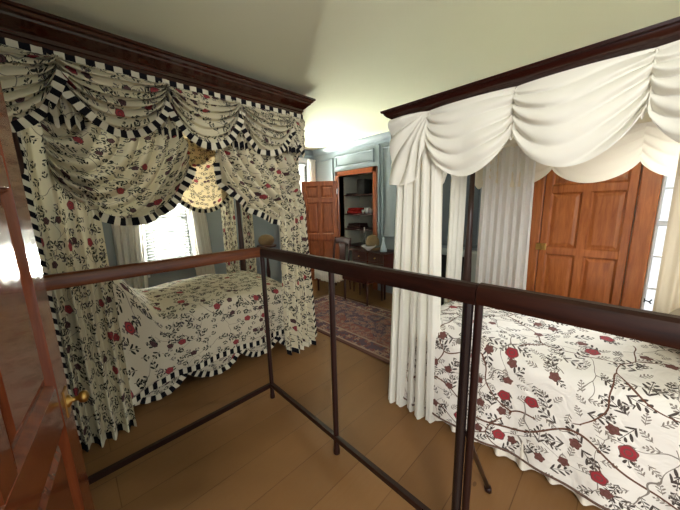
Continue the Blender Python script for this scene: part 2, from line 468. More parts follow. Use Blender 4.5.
crown = [(0, 0), (.015, 0), (.02, .035), (.05, .06), (.075, .10), (.085, .13), (0, .13)]
def run(name, a, b, prof, mat):
    g = MB(); g.bar(a, b, prof); return struct(g.build(name, mat))
run('trim_1', (XB, -1.7, ZC-.13), (XB, YL, ZC-.13), [(-x, y) for x, y in crown], M_wall2)
run('trim_2', (XN, YL, ZC-.13), (XB, YL, ZC-.13), [(x, y) for x, y in crown], M_wall2)
base = [(0, 0), (.02, 0), (.02, .13), (.012, .16), (0, .165)]
for i, (a, b) in enumerate(((-1.7, CY0-.11), (CY1+.11, YL))):
    run('baseboard_back' if i == 0 else 'baseboard_corner', (XB, a, 0), (XB, b, 0), [(-x, y) for x, y in base], M_wall2)
run('baseboard_left', (XN, YL, 0), (XB, YL, 0), [(x, y) for x, y in base], M_wall2)
def frame_back(name, y0, y1, z0, z1, w=.035, d=.022):
    g = MB()
    for lo, hi in (((y0, z0), (y1, z0+w)), ((y0, z1-w), (y1, z1)), ((y0, z0), (y0+w, z1)), ((y1-w, z0), (y1, z1))):
        g.box((XB-d, lo[0], lo[1]), (XB+.001, hi[0], hi[1]), .008)
    return struct(g.build(name, M_wall2))
# wall panels on the back wall: by the corner, above the closet, right of the closet, over the mantel
frame_back('trim_3', 3.99, 4.52, .95, 2.4); frame_back('trim_4', CY0-.02, 3.93, 2.2, 2.42)
frame_back('trim_5', 2.36, 2.84, .95, 2.42); frame_back('trim_6', 3.99, 4.52, .2, .86)
g = MB(); g.box((XB-.03, 2.28, 0), (XB+.001, 2.32, 2.46), .01); g.box((XB-.03, 2.87, 0), (XB+.001, 2.915, 2.46), .01); struct(g.build('trim_7', M_wall2))
# closet casing in wood
g = MB()
g.box((XB-.03, CY0-.09, 0), (XB+.13, CY0, CZ+.09), .008); g.box((XB-.03, CY1, 0), (XB+.13, CY1+.09, CZ+.09), .008); g.box((XB-.03, CY0-.09, CZ), (XB+.13, CY1+.09, CZ+.09), .008)
struct(g.build('trim_8', W_closet))

# closet shelves
for i, z in enumerate((.36, .72, 1.05, 1.34, 1.70)):
    g = MB(); g.box((XB+.16, CY0-.04, z-.025), (XB+D, CY1+.04, z), .004)
    tag(g.build('closet_shelf', W_furn), ['dark wooden closet shelf lowest down near the floor', 'dark wooden closet shelf just behind the table top', 'dark wooden closet shelf holding the dark folded bundle', 'dark wooden closet shelf holding the red cloth and white cups', 'topmost dark closet shelf holding the black box'][i], 'shelf', 'shelves in the open closet')
sx = XB+.2
g = MB(); g.box((sx, 3.58, 1.70), (sx+.3, 3.86, 1.73), .004); g.box((sx+.02, 3.40, 1.70), (sx+.26, 3.60, 1.98), .02, seg=2); o = g.build('storage_box', M_iron, None); tag(o, 'tall black box on the topmost closet shelf', 'box')
M_redc = plain('red wool', (140, 34, 30), .9, .1, (12, .4)); M_darkc = plain('dark brown leather', (46, 22, 18), .5, .3, (12, .4))
def bundle(name, y0, y1, z, h, mat, label, cat, layers):
    root = thing(name, (sx+.12, (y0+y1)/2, z), label, cat)
    for k in range(layers):
        g = MB(); a = .012*k
        g.box((sx+a, y0+a, z+h*k/layers), (sx+.26-a, y1-a*2, z+h*(k+1)/layers), min(.018, h/layers*.45), seg=2); g.build('fold', mat, root, True)
    return root
bundle('folded_blanket', 3.57, 3.86, 1.34, .11, M_redc, 'folded red cloth on the middle closet shelf beside white cups', 'blanket', 2)
bundle('leather_bundle', 3.5, 3.86, 1.05, .1, M_darkc, 'dark brown folded bundle on the closet shelf below the red cloth', 'bundle', 2)
for i, (y, r, h) in enumerate(((3.53, .028, .07), (3.43, .055, .11), (3.33, .045, .08))):
    g = MB(); z = 1.34
    g.lathe([(r*.5, 0), (r*.55, .01), (r*.8, h*.3), (r, h*.75), (r*.95, h), (r*.85, h), (r*.85, h*.8), (r*.3, h*.15)], (sx+.12, y, z), 20)
    c = g.build('china_cup', M_glass_white, None, True)
    tag(c, ['smallest white cup, next to the red cloth on the closet shelf', 'tallest white cup, in the middle of three on the closet shelf', 'white cup nearest the right side of the closet shelf'][i], 'cup', 'white cups on the closet shelf')

# windows
def glass_mat():
    t = NT('window glass', .02); tr = t.n('ShaderNodeBsdfTransparent'); gs = t.n('ShaderNodeBsdfGlossy'); gs.inputs['Roughness'].default_value = .02
    fr = t.n('ShaderNodeFresnel'); fr.inputs[0].default_value = 1.3; mx = t.n('ShaderNodeMixShader')
    t.put(mx.inputs[0], fr.outputs[0]); t.put(mx.inputs[1], tr.outputs[0]); t.put(mx.inputs[2], gs.outputs[0])
    t.put([n for n in t.t.nodes if n.type == 'OUTPUT_MATERIAL'][0].inputs[0], mx.outputs[0]); return t.m
def window(name, T, w, z0, z1, c=.085, t=.035):
    """T maps (along, out, z); along runs 0..w"""
    root = sroot(name, T((w/2, 0, z0)))
    g = MB()
    def bx(a0, a1, o0, o1, b0, b1, bev=.006):
        g.box((a0, o0, b0), (a1, o1, b1), bev, lambda p: T((p.x, p.y, p.z)))
    bx(-c, 0, -.025, .12, z0-c, z1+c); bx(w, w+c, -.025, .12, z0-c, z1+c); bx(0, w, -.025, .12, z1, z1+c); bx(-c-.02, w+c+.02, -.06, .12, z0-.04, z0)
    g.build('window_frame', M_white, root)
    g = MB(); mid = (z0+z1)/2
    bx(0, t, .06, .1, z0, z1); bx(w-t, w, .06, .1, z0, z1); bx(0, w, .06, .1, z0, z0+t); bx(0, w, .06, .1, z1-t, z1); bx(0, w, .055, .1, mid-.025, mid+.025)
    for k in (1, 2): bx(w*k/3-.01, w*k/3+.01, .07, .095, z0, z1, .002)
    for k in range(1, 6):
        if k != 3: bx(0, w, .07, .095, z0+(z1-z0)*k/6-.01, z0+(z1-z0)*k/6+.01, .002)
    g.build('window_sash', M_white, root)
    g = MB(); g.box((.01, .08, z0+.01), (w-.01, .085, z1-.01), 0, lambda p: T((p.x, p.y, p.z)))
    gl = bpy.data.materials.get('window glass') or glass_mat()
    g.build('window_pane', gl, root)
    return root
TL1 = lambda p: (L1[0]+p[0], YL+p[1], p[2]); TL2 = lambda p: (L2[0]+p[0], YL+p[1], p[2]); TB = lambda p: (XB+p[1], WY1-p[0], p[2])
window('window_1', TL1, L1[1]-L1[0], L1[2], L1[3])
window('window_2', TL2, L2[1]-L2[0], L2[2], L2[3])
window('window_3', TB, WY1-WY0, WZ0, WZ1, .012, .016)

M_slat = white_cloth('white blind slat', (206, 209, 206), .06)
def blind(T, w, z0, z1, label):
    root = thing('venetian_blind', T((w/2, .03, z1)), label, 'blind')
    g = MB(); g.box((.005, .005, z1-.05), (w-.005, .055, z1-.005), .004, lambda p: T((p.x, p.y, p.z))); g.build('headrail', M_white, root)
    g = MB(); n = int((z1-z0-.09)/.042)
    for k in range(n):
        z = z1-.075-k*.042
        def P(u, v): return T((.01+u*(w-.02), .012+.04*v, z-.0165*(v-.5)*2+.004*sin(PI*v)))
        g.grid(P, 1, 4)
    g.build('slats', M_slat, root, True, solid=.002)['kind'] = 'stuff'
    g = MB(); g.box((.01, .01, z0+.004), (w-.01, .05, z0+.024), .004, lambda p: T((p.x, p.y, p.z))); g.build('bottom_rail', M_white, root)
    g = MB()
    for a in (.18, .5, .82): g.box((w*a-.003, .004, z0+.02), (w*a+.003, .008, z1-.03), 0, lambda p: T((p.x, p.y, p.z)))
    g.build('ladder_tape', M_linen, root)
blind(TL1, L1[1]-L1[0], L1[2], L1[3], 'white slatted blind behind the floral canopy bed')
blind(TL2, L2[1]-L2[0], L2[2], L2[3], 'white slatted blind over the open closet door near the corner')
PL = lambda s, z, d: (s, YL-.07-d, z)
for i, (st, sb) in enumerate((((.42, .82), (.40, .68)), ((1.24, 1.50), (1.32, 1.60)))):
    o, _ = drape(None, PL, st, sb, .25, 2.2, 5, .022, M_sheer, 'window_curtain', 20+i)
    tag(o, ['white curtain left of the blind behind the floral bed', 'white curtain right of the blind behind the floral bed'][i], 'curtain', 'white curtains at the window behind the floral bed')
o, _ = drape(None, PL, (3.56, 3.79), (3.6, 3.8), .3, 2.42, 4, .022, M_sheer, 'window_curtain', 24); tag(o, 'white curtain in the far corner above the open closet door', 'curtain')
o, _ = drape(None, PL, (2.82, 3.05), (2.80, 3.02), .3, 2.42, 4, .022, M_sheer, 'window_curtain', 25); tag(o, 'white curtain near the floral bed foot, left of the corner window', 'curtain')

# ------------------------------------------------------------------ panel doors
def panel_door(root, T, w, h, rows, mat, t=.04, stile=.1, both=False):
    """T maps (along, out, z). rows = [(z0, z1)] panel rows, two columns. Frame mesh + raised panels"""
    g = MB(); mu = .075; cw = (w-2*stile-mu)/2
    B = lambda lo, hi, bev=.006: g.box(lo, hi, bev, lambda p: T((p.x, p.y, p.z)))
    B((0, 0, 0), (stile, t, h)); B((w-stile, 0, 0), (w, t, h)); B((stile+cw, .002, .0), (stile+cw+mu, t-.002, h))
    zs = [0]+[z for r in rows for z in r]+[h]
    for i in range(0, len(zs), 2): B((stile-.002, .001, zs[i]), (w-stile+.002, t-.001, zs[i+1]))
    g.build('door_leaf', mat, root)
    for (z0, z1) in rows:
        for a in (stile, stile+cw+mu):
            g = MB(); P = []
            lv = [(0, .016), (.012, .004), (.02, .004), (.05, .016)] 
            def rect(i, o): return [T((a+i, o, z0+i)), T((a+cw-i, o, z0+i)), T((a+cw-i, o, z1-i)), T((a+i, o, z1-i))]
            for sgn in (0, 1):
                L = []
                for i, o in [(0, .003), (.012, .016), (.02, .016), (.045, .007)]:
                    L.append(rect(i, o if sgn == 0 else t-o))
                b = len(g.v)
                for R in L: g.v += R
                for q in range(3):
                    for c in range(4):
                        g.f.append([b+q*4+c, b+q*4+(c+1) % 4, b+q*4+4+(c+1) % 4, b+q*4+4+c]); g.u.append(None)
                g.f.append([b+12+c for c in range(4)]); g.u.append(None)
            g.build('door_panel', mat, root, fix=True)

# door_1: the entry door, opened against the near wall
dd = Vector((.13597, .99071, 0)); nn = Vector((.99071, -.13597, 0)); E = Vector((-.062, 1.09, 0))
W1 = .88
T1 = lambda p: tuple(E + dd*(p[0]-W1) - nn*p[1] + Vector((0, 0, .012+p[2])))
dr = sroot('door_1', T1((W1/2, 0, 0)))
panel_door(dr, T1, W1, 2.16, [(.2, .93), (1.05, 1.54), (1.62, 1.98)], W_door, .045, .11)
g = MB(); zk = .965
kp = [T1((W1-.05, -x, zk)) for x in (0, .006, .012, .024, .028, .036, .043, .048)]
g.tube(kp, [.018, .018, .007, .007, .014, .018, .015, .005], 16); g.build('door_knob', M_brass, dr, True)
g = MB(); g.box((W1-.07, -.003, zk-.04), (W1-.03, .002, zk+.04), .002, lambda p: T1((p.x, p.y, p.z))); g.build('lock_plate', M_brass, dr)

# door_2: closed door behind the right-hand bed (seen from the room)
T2 = lambda p: (XB-.03+p[1], .62-p[0], p[2]+.012)
W2 = .70
dr = sroot('door_2', (XB, .27, 0))
panel_door(dr, T2, W2, 1.98, [(.2, .90), (.985, 1.56), (1.645, 1.88)], W_door2, .04, .066)
g = MB()
g.box((XB-.05, .625, 0), (XB+.001, .77, 2.1), .01); g.box((XB-.05, -.215, 0), (XB+.001, -.085, 2.1), .01); g.box((XB-.05, -.215, 2.0), (XB+.001, .77, 2.12), .01)
g.build('door_casing', W_door2, dr)
g = MB(); g.box((XB-.058, .555, .955), (XB-.028, .65, 1.03), .006); g.box((XB-.066, .58, .97), (XB-.05, .605, 1.015), .004); g.tube([(XB-.06, .568, .99), (XB-.09, .568, .99)], [.006, .012], 10)
g.build('brass_latch', M_brass, dr)
# small iron catch on the window beside it
g = MB(); y, z = -.275, .53
g.box((XB+.05, WY1-.014, z-.02), (XB+.062, WY1-.002, z+.02), .002); g.tube([(XB+.055, WY1-.01, z), (XB+.05, y, z-.005), (XB+.045, y-.012, z+.02)], .006, 8); g.tube([(XB+.052, y+.01, z), (XB+.045, y-.012, z-.022)], .006, 8)
tag(g.build('window_catch', M_iron, None), 'small black iron catch on the bright window strip beside the orange brown door', 'catch')

# door_3: the closet door, swung open
hx, hy = 3.755, 3.87; lx, ly = 3.31, 4.375
dv = Vector((lx-hx, ly-hy, 0)); W3 = dv.length; dv.normalize(); dn = Vector((dv.y, -dv.x, 0))
if dn.x > 0: dn = -dn
T3 = lambda p: tuple(Vector((hx, hy, .015+p[2])) + dv*p[0] - dn*p[1])
dr = sroot('door_3', T3((W3/2, 0, 0)))
panel_door(dr, T3, W3, 1.95, [(.18, .82), (.95, 1.55), (1.64, 1.86)], W_closet, .035, .085)
g = MB(); g.lathe([(.012, -.015), (.022, 0), (.012, .015)], T3((W3-.05, -.04, .9)), 12); g.tube([T3((W3-.05, 0, .9)), T3((W3-.05, -.04, .9))], .008, 8); g.build('door_knob', M_brass, dr, True)
for z in (.3, 1.7):
    g = MB(); g.tube([T3((-.005, -.01, z)), T3((-.005, -.01, z+.1))], .009, 8); g.build('hinge', M_white if z > 1 else M_iron, dr, True)

# fireplace glimpsed between the white curtains
XF = XB-.006
fr = thing('fireplace', (XF, 1.75, 0), 'painted mantel with black firebox glimpsed between the white bed curtains', 'fireplace')
g = MB()
g.box((XF-.06, 1.18, 0), (XF, 1.36, .82), .008); g.box((XF-.06, 2.10, 0), (XF, 2.26, .82), .008); g.box((XF-.06, 1.36, .78), (XF, 2.10, .82), .006); g.box((XF-.14, 1.12, .82), (XF, 2.3, .87), .012); g.box((XF-.1, 1.16, .79), (XF, 2.27, .82), .01)
g.build('mantel', plain('pale mantel paint', (196, 206, 206), .45), fr)
g = MB(); g.box((XF-.02, 1.36, 0), (XF-.002, 2.10, .78)); g.build('firebox', plain('soot black', (12, 11, 11), .8), fr)
g = MB(); g.box((XF-.35, 1.2, 0), (XF-.0, 2.24, .015), .004); g.build('hearth', plain('grey hearth stone', (96, 92, 88), .7), fr)
g = MB(); g.box((XF-.02, 1.3, .95), (XF, 2.16, 2.3), .005); g.box((XF-.035, 1.26, .91), (XF, 2.2, .95), .006)
g.build('overmantel', plain('slate grey panel', (84, 94, 104), .5), fr)

# ------------------------------------------------------------------ rug
RX0, RX1, RY0, RY1 = 1.99, 3.12, .9, 3.4
g = MB(); g.grid(lambda u, v: (RX0+(RX1-RX0)*u, RY0+(RY1-RY0)*v, .009+.0015*sin(9*v+3*u)), 24, 40, lambda u, v: (u*1.13, v*2.5))
tag(g.build('rug', M_rug, None, True, solid=.008), 'worn red and blue patterned rug on the boards between the two beds', 'rug')

# ------------------------------------------------------------------ barrier railing
xr, yr = .985, 1.815
capr = [(-.03, -.034), (.03, -.034), (.033, -.02), (.033, .01), (.026, .026), (.012, .034), (-.012, .034), (-.026, .026), (-.033, .01), (-.033, -.02)]
zr = 1.187
low = [(-.012, -.016), (.012, -.016), (.012, .016), (-.012, .016)]
def post(root, x, y, mat, r=.0165, z1=1.155, name='post'):
    g = MB(); g.lathe([(r*1.25, 0), (r*1.25, .02), (r, .04), (r, z1)], (x, y, 0), 14); return g.build(name, mat, root, True, angle=.6)
b1 = thing('barrier_railing', (xr, yr, 0), 'corner section of the dark wooden visitor railing, with thin posts', 'railing', 'visitor railing sections')
g = MB(); g.bar((XN+.0, yr, zr), (xr+.03, yr, zr), capr); g.build('handrail', W_rail, b1, True, angle=.5)
g = MB(); g.bar((xr, yr+.03, zr), (xr, .322, zr), capr); g.build('handrail', wood('polished rail wood lengthwise', (24, 9, 6), (46, 20, 12), .38, 1, 5, 0, .22), b1, True, angle=.5)
for (x, y) in ((xr, yr), (xr+.005, 1.08), (xr, .353), (XN+.04, yr)): post(b1, x, y, W_post2 if y > 1 else W_post, .0165 if y > .5 else .0185)
g = MB(); g.bar((XN+.04, yr, .113), (xr, yr, .113), low); g.build('lower_rail', W_post2, b1)
g = MB(); g.bar((xr, yr, .113), (xr, .353, .113), low); g.build('lower_rail', W_post2, b1)
b2 = thing('barrier_railing', (xr, .30, 0), 'section of the dark visitor railing in front of the white canopy bed', 'railing', 'visitor railing sections')
g = MB(); g.bar((xr, .318, zr+.004), (xr, -1.2, zr+.004), capr); g.build('handrail', wood('warm rail wood lengthwise', (28, 10, 6), (54, 24, 12), .38, 1, 5, 0, .22), b2, True, angle=.5)
post(b2, xr+.005, .318, W_post2, .014); post(b2, xr, -.75, W_post2)
g = MB(); g.bar((xr, .318, .113), (xr, -.75, .113), low); g.build('lower_rail', W_post2, b2)
g = MB(); g.tube([(xr+.005, .328, .62), (1.092, .336, .46), (1.375, .339, .03)], .011, 10); g.tube([(1.372, .339, .034), (1.386, .339, 0)], .017, 10); g.build('brace', W_post2, b2, True)

# ------------------------------------------------------------------ left-hand bed
lx0, lx1, ly0, ly1, lz = -.22, 1.83, 2.35, 3.66, 2.39
bed = thing('canopy_bed', ((lx0+lx1)/2, (ly0+ly1)/2, 0), 'tall mahogany canopy bed on the left hung with floral drapery', 'bed')
cprof = [(-.05, 0), (0, 0), (.0, .03), (.008, .034), (.010, .055), (.028, .07), (.045, .088), (.062, .098), (.064, .11), (.078, .118), (.086, .132), (.098, .136), (.098, .152), (-.05, .152)]
g = MB(); g.ring((lx0, lx1, ly0, ly1), cprof, lz); g.build('cornice', W_corn, bed, True, angle=.5)
def bedpost(root, x, y, h, mat):
    prof = [(.032, 0), (.032, .42), (.045, .45), (.03, .50), (.034, .56), (.042, .7), (.036, .9), (.026, 1.3), (.022, h)]
    g = MB(); g.lathe(prof, (x, y, 0), 16); return g.build('bedpost', mat, root, True)
for x, y in ((lx0+.08, ly0+.1), (lx1-.1, ly0+.12), (1.66, ly1-.06), (lx0+.08, ly1-.08)): bedpost(bed, x, y, lz+.02, W_post_bed)
g = MB(); g.box((lx0+.05, ly0+.09, .26), (lx1-.1, ly0+.13, .4), .01); g.box((lx0+.05, ly1-.11, .26), (lx1-.1, ly1-.07, .4), .01); g.box((lx1-.13, ly0+.1, .26), (lx1-.09, ly1-.08, .4), .01); g.build('bed_rail', W_post_bed, bed)
g = MB(); g.box((lx0+.06, ly0+.1, .3), (lx0+.1, ly1-.08, 1.15), .012); g.build('headboard', W_post_bed, bed)
g = MB(); g.box((lx0+.1, ly0+.1, .32), (lx1-.13, ly1-.1, .64), .06, seg=3); g.build('mattress', M_linen, bed, True)
g = MB(); g.grid(lambda u, v: (lx0+.02+(lx1-lx0-.04)*u, ly0+.02+(ly1-ly0-.04)*v, lz-.02+.012*sin(20*u)), 40, 4, lambda u, v: (u*2, v*1.3)); g.build('tester_cloth', M_floral_far, bed, True)

def quilt(name, x0, x1, y0, y1, zt, drop, mat, label, parent=None, crown=.06, bump=None, wr=.012, hemf=None, seed=1, n=(110, 90), uvrot=0, rc=.09):
    ov = drop; fac = 1
    ks = [random.Random(seed+i).uniform(0, 6) for i in range(4)]
    def P(u, v):
        X = x0-ov+(x1-x0+2*ov)*u; Y = y0-ov+(y1-y0+2*ov)*v
        cx, cy = min(max(X, x0+rc), x1-rc), min(max(Y, y0+rc), y1-rc)
        ex, ey = X-cx, Y-cy
        e = max(abs(ex), abs(ey)); hy = math.hypot(ex, ey)
        uu, vv = (cx-x0)/(x1-x0), (cy-y0)/(y1-y0)
        ztop = zt + crown*math.sin(PI*min(max(uu, 0), 1))**.5*math.sin(PI*min(max(vv, 0), 1))**.7
        ztop += .012*sin(7*X+ks[0])*sin(6*Y+ks[1]) + .006*sin(15*X+ks[2]+4*Y)
        if bump: ztop += bump(cx, cy)
        if hy < 1e-6: return (X, Y, ztop)
        dx, dy = ex/hy, ey/hy
        arc = rc*PI/2
        if e < arc:
            a = e/rc; out = rc*sin(a); down = rc*(1-cos(a))
        else:
            out = rc + .03*(e-arc); down = rc+(e-arc)
            ang = math.atan2(dy, dx); along = (cx*abs(dy)+cy*abs(dx))
            out += wr*(e-arc)/ov*1.6*(sin(along*11+ks[3])+.6*sin(along*23+ks[1])+1.0*sin(6*ang))
        if hemf and e > arc: down = rc + (ztop-rc-hemf)*(e-arc)/(ov-arc)
        return (cx+dx*out, cy+dy*out, ztop-down)
    g = MB(); g.grid(P, n[0], n[1], lambda u, v: ((x1-x0+2*ov)*u, (y1-y0+2*ov)*v) if not uvrot else ((y1-y0+2*ov)*v, (x1-x0+2*ov)*u))
    o = g.build(name, mat, parent, True, solid=.012)
    return o, P, (lambda X, Y: ((X-x0+ov)/(x1-x0+2*ov), (Y-y0+ov)/(y1-y0+2*ov)))
def bol(x, y):
    q = max(0, min(1, (.47-x)/.36)); q = q*q*(3-2*q)
    k = max(0, min(1, (3.15-y)/.5)); k = k*k*(3-2*k)
    return q*(.16+.24*k)
q, QP, _ = quilt('quilt', lx0+.12, 1.66, ly0+.045, ly1-.07, .66, .5, M_florq, '', None, .085, bol, .012, .30)
tag(q, 'cream floral quilt with striped hem covering the left-hand bed', 'quilt')
# striped hem along the front and foot of the quilt
def hem_line(f, n, w, name):
    pts = [Vector(f(i/n)) for i in range(n+1)]; L = [0]
    for a, b in zip(pts, pts[1:]): L.append(L[-1]+(b-a).length)
    def P(u, v):
        i = min(n, int(round(u*n))); p = pts[i]; a, b = pts[max(0, i-1)], pts[min(n, i+1)]; t = (b-a); nn_ = Vector((t.y, -t.x, 0)).normalized()
        return p + nn_*(.011+.004*sin(L[i]*80)*v) + Vector((0, 0, .008-w*v))
    g = MB(); g.grid(P, n, 2, lambda u, v: (L[min(n, int(round(u*n)))], v*.05)); return g.build(name, M_stripe, q, True)
hem_line(lambda t: QP(t*.97+.015, 0.0), 110, .05, 'striped_trim')
hem_line(lambda t: QP(1.0, t*.97+.015), 90, .05, 'striped_trim')

# dust ruffle: scalloped floral swags with striped edges along front and foot
sk = thing('dust_ruffle', (.8, ly0+.06, .3), 'scalloped floral dust ruffle with black and white stripes under the left-hand quilt', 'bed skirt')
PF = lambda s, z, d: (s, ly0+.118-d, z)
for i, (a, b) in enumerate(((-.2, .08), (.08, .55), (.56, 1.02), (1.03, 1.43), (1.43, 1.66))):
    swag(sk, PF, a, b, .34, .34, .15, .15, .285, M_florq, 4, .01, .03, 40+i, True, 'swag', .05, 40, 24)
PE = lambda s, z, d: (1.64+d, s, z)
for i, (a, b) in enumerate(((2.38, 2.8), (2.8, 3.2), (3.2, 3.6))):
    swag(sk, PE, a, b, .34, .34, .15, .15, .285, M_florq, 4, .01, .03, 50+i, True, 'swag', .05, 30, 20)

# valance on the near side
PV = lambda s, z, d: (s, ly0-.005-d, z)
va = thing('swag_valance', (.8, ly0, lz), 'row of floral swags with striped edges under the near cornice of the left-hand bed', 'valance')
pts = [-.30, .087, .614, 1.115, 1.643]; bots = [1.975, 1.98, 1.955, 1.965]
g = MB(); g.grid(lambda u, v: PV(lx0+.0+(lx1-lx0)*u, 2.395-.085*v, .004+.004*sin(u*200)), 160, 2, lambda u, v: (u*2.05, v*.055)); g.build('striped_band', M_stripe_w, va, True)
for i in range(4):
    a, b = max(pts[i], lx0), pts[i+1]
    z0 = 2.35
    swag(va, PV, a, b, z0, z0, .09 if i else .32, .09, z0-bots[i]-.03, M_flor, 6.5, .06, .04, 1+i, True, 'swag', .05, 60, 60, pk=.75, ctr=.55, skew=.25 if i == 0 else 0)
swag(va, PV, 1.643, lx1-.01, 2.35, 2.35, .09, .34, .24, M_flor, 4, .02, .02, 9, True, 'swag', .05, 40, 50, mode='fan0')
# bells between the swags
for i, x in enumerate(pts[1:]):
    o, pos = drape(va, lambda s, z, d: PV(s, z, d+.012), (x-.03, x+.03), (x-.075, x+.075), 2.03+.02*(i % 2), 2.36, 3, .018, M_flor, 'bell', 60+i, 24)
    edge(o, lambda s, z, d: PV(s, z, d+.014), [pos(k/30, 1) for k in range(31)], .05, M_stripe, side=0)

def PT(s, z, d):
    q = max(0, min(1, (z-1.45)/.35)); q = q*q*(3-2*q)
    return PV(s, z, d-.035-.10*q+.085*max(0, 1-z/1.3))
# near-left curtain column with its slanted striped edge and bunched festoon
ca = thing('floral_curtain', (-.02, ly0, 0), 'floral curtain with slanted striped edge hanging beside the brown door', 'curtain', 'floral bed curtains')
o, pos = drape(ca, PT, (-.12, .30), (-.13, .15), .048, 2.34, 4, .034, M_flor, 'curtain_panel', 3, 60, 2.1, hem=.004, mid=(1.72, -.12, .16))
edge(o, lambda s, z, d: PT(s, z, d+.004), [pos(0, k/60) for k in range(61)], .045, M_stripe_d, side=-1)
edge(o, lambda s, z, d: PT(s, z, d+.004), [pos(k/60, 1) for k in range(61)], .05, M_stripe, side=0)
fe = thing('floral_festoon', (.35, ly0, 2.2), 'large floral drape drawn up to the left-hand curtain under the swag valance', 'drapery', 'floral festoons')
swag(fe, lambda s, z, d: PV(s, z, d-.11), -.02, .73, 2.28, 2.30, .56, .48, .84, M_flor, 6.5, .07, .03, 11, True, 'drape', .055, 170, 110, pk=.8, mode='left', tr=(.23, 1))
# near-right
cb = thing('floral_curtain', (1.62, ly0, 0), 'floral curtain gathered at the right-hand foot post of the left-hand bed', 'curtain', 'floral bed curtains')
o, pos = drape(cb, PT, (1.54, 1.815), (1.44, 1.82), .048, 2.34, 5, .034, M_flor, 'curtain_panel', 5, 60, 2.3, hem=.004, mid=(1.5, 1.52, 1.805))
edge(o, lambda s, z, d: PT(s, z, d+.004), [pos(k/70, 1) for k in range(71)], .05, M_stripe, side=0)
edge(o, lambda s, z, d: PT(s, z, d+.004), [pos(1, k/60) for k in range(61)], .03, M_stripe_d, side=2)
fe2 = thing('floral_festoon', (1.35, ly0, 2.2), 'large floral drape drawn down to the right-hand foot curtain', 'drapery', 'floral festoons')
swag(fe2, lambda s, z, d: PV(s, z, d-.115), 0.965, 1.76, 2.30, 2.28, .43, .81, .87, M_flor, 6.5, .07, .03, 12, True, 'drape', .055, 170, 110, pk=.4, skew=.3, mode='right', tr=(0, .95))
# far side
PQ = lambda s, z, d: (s, ly1-.03+d*.6, z)
vf = thing('swag_valance', (.8, ly1, lz), 'floral swags on the far side of the left-hand bed, seen from inside', 'valance')
for i, (a, b, zb) in enumerate(((lx0, .3, 2.0), (.3, .85, 2.0), (.85, 1.38, 2.0), (1.38, 1.8, 2.0))):
    swag(vf, PQ, a, b, 2.37, 2.37, .2, .2, 2.37-zb, M_floral_far, 5, .015, .05, 30+i, True, 'swag', .05, 40, 30)
fq = thing('floral_festoon', (1.15, ly1, 2.1), 'golden floral swag on the far side of the left-hand bed above the window', 'drapery')
swag(fq, lambda s, z, d: (s, ly1-.09+d*.5, z), .74, 1.62, 2.3, 2.3, .36, .55, .80, M_floral_far, 8, .018, .06, 33, True, 'drape', .05, 60, 50, pk=1.1)
for i, (a, b, lab) in enumerate(((1.43, 1.62, 'narrow floral curtain just left of the dark far post of the left-hand bed'), (1.71, 1.87, 'narrow floral curtain just right of the dark far post of the left-hand bed'), (-.15, .12, 'floral curtain at the far head post of the left-hand bed'))):
    rt = thing('floral_curtain', ((a+b)/2, ly1, 0), lab, 'curtain')
    pl = (lambda s, z, d: (s, ly1-.05+d*.6, z)) if i != 1 else (lambda s, z, d: (s, ly1-.05+d*.6, z))
    o, pos = drape(rt, pl, (a+.01, b), (a, b), .02, 2.3, 3, .026, M_flor, 'curtain_panel', 70+i, 40, 2.2)
    edge(o, lambda s, z, d: (s, ly1-.06+d*.6, z), [pos(.5, k/40) for k in range(41)], .035, M_stripe_d, side=2)
vfoot = thing('swag_valance', (lx1, 3.0, lz), 'floral swags across the foot end of the left-hand bed', 'valance')
PX = lambda s, z, d: (lx1-.005+d*.5, s, z)
for i, (a, b) in enumerate(((2.38, 2.8), (2.8, 3.22), (3.22, 3.64))):
    swag(vfoot, PX, a, b, 2.37, 2.37, .1, .1, .38, M_flor, 5, .015, .04, 36+i, True, 'swag', .05, 36, 30)

# ------------------------------------------------------------------ right-hand bed
rx0, rx1, ry0, ry1, rz = 1.60, 2.92, -1.25, 1.10, 2.02
bed2 = thing('canopy_bed', ((rx0+rx1)/2, 0, 0), 'dark canopy bed on the right hung with plain white drapery', 'bed')
rprof = [(-.05, 0), (0, 0), (.004, .012), (.016, .02), (.034, .03), (.046, .042), (.050, .052), (.062, .056), (.064, .067), (-.05, .067)]
g = MB(); g.ring((rx0, rx1, ry0, ry1), rprof, rz); g.build('cornice', W_cornR, bed2, True, angle=.5)
for x, y in ((rx0+.09, ry1-.1), (rx1-.05, ry1-.04), (rx0+.09, ry0+.1), (rx1-.08, ry0+.1)): bedpost(bed2, x, y, rz+.02, W_post_bed)
g = MB(); g.box((rx0+.08, ry0+.1, .26), (rx0+.12, ry1-.1, .4), .01); g.box((rx1-.12, ry0+.1, .26), (rx1-.08, ry1-.1, .4), .01); g.box((rx0+.1, ry1-.12, .26), (rx1-.1, ry1-.08, .4), .01); g.build('bed_rail', W_post_bed, bed2)
g = MB(); g.box((rx0+.1, ry0+.08, .3), (rx1-.1, ry0+.12, 1.15), .012); g.build('headboard', W_post_bed, bed2)
g = MB(); g.box((rx0+.1, ry0+.13, .32), (rx1-.1, ry1-.13, .62), .06, seg=3); g.build('mattress', M_linen, bed2, True)
g = MB(); g.grid(lambda u, v: (rx0+.02+(rx1-rx0-.04)*u, ry0+.02+(ry1-ry0-.04)*v, rz-.015), 8, 8, lambda u, v: (u*1.3, v*2)); g.build('tester_cloth', M_cream, bed2, True)
def pil(x, y): return .0
q2, QP2, _ = quilt('quilt', rx0+.03, rx1-.1, ry0+.14, ry1-.09, .665, .57, M_quilt, '', None, .045, None, .011, None, 4, (120, 150), 1, rc=.1)
tag(q2, 'cream quilt with brown vines and red flowers covering the right-hand bed', 'quilt')
g = MB(); n = 150
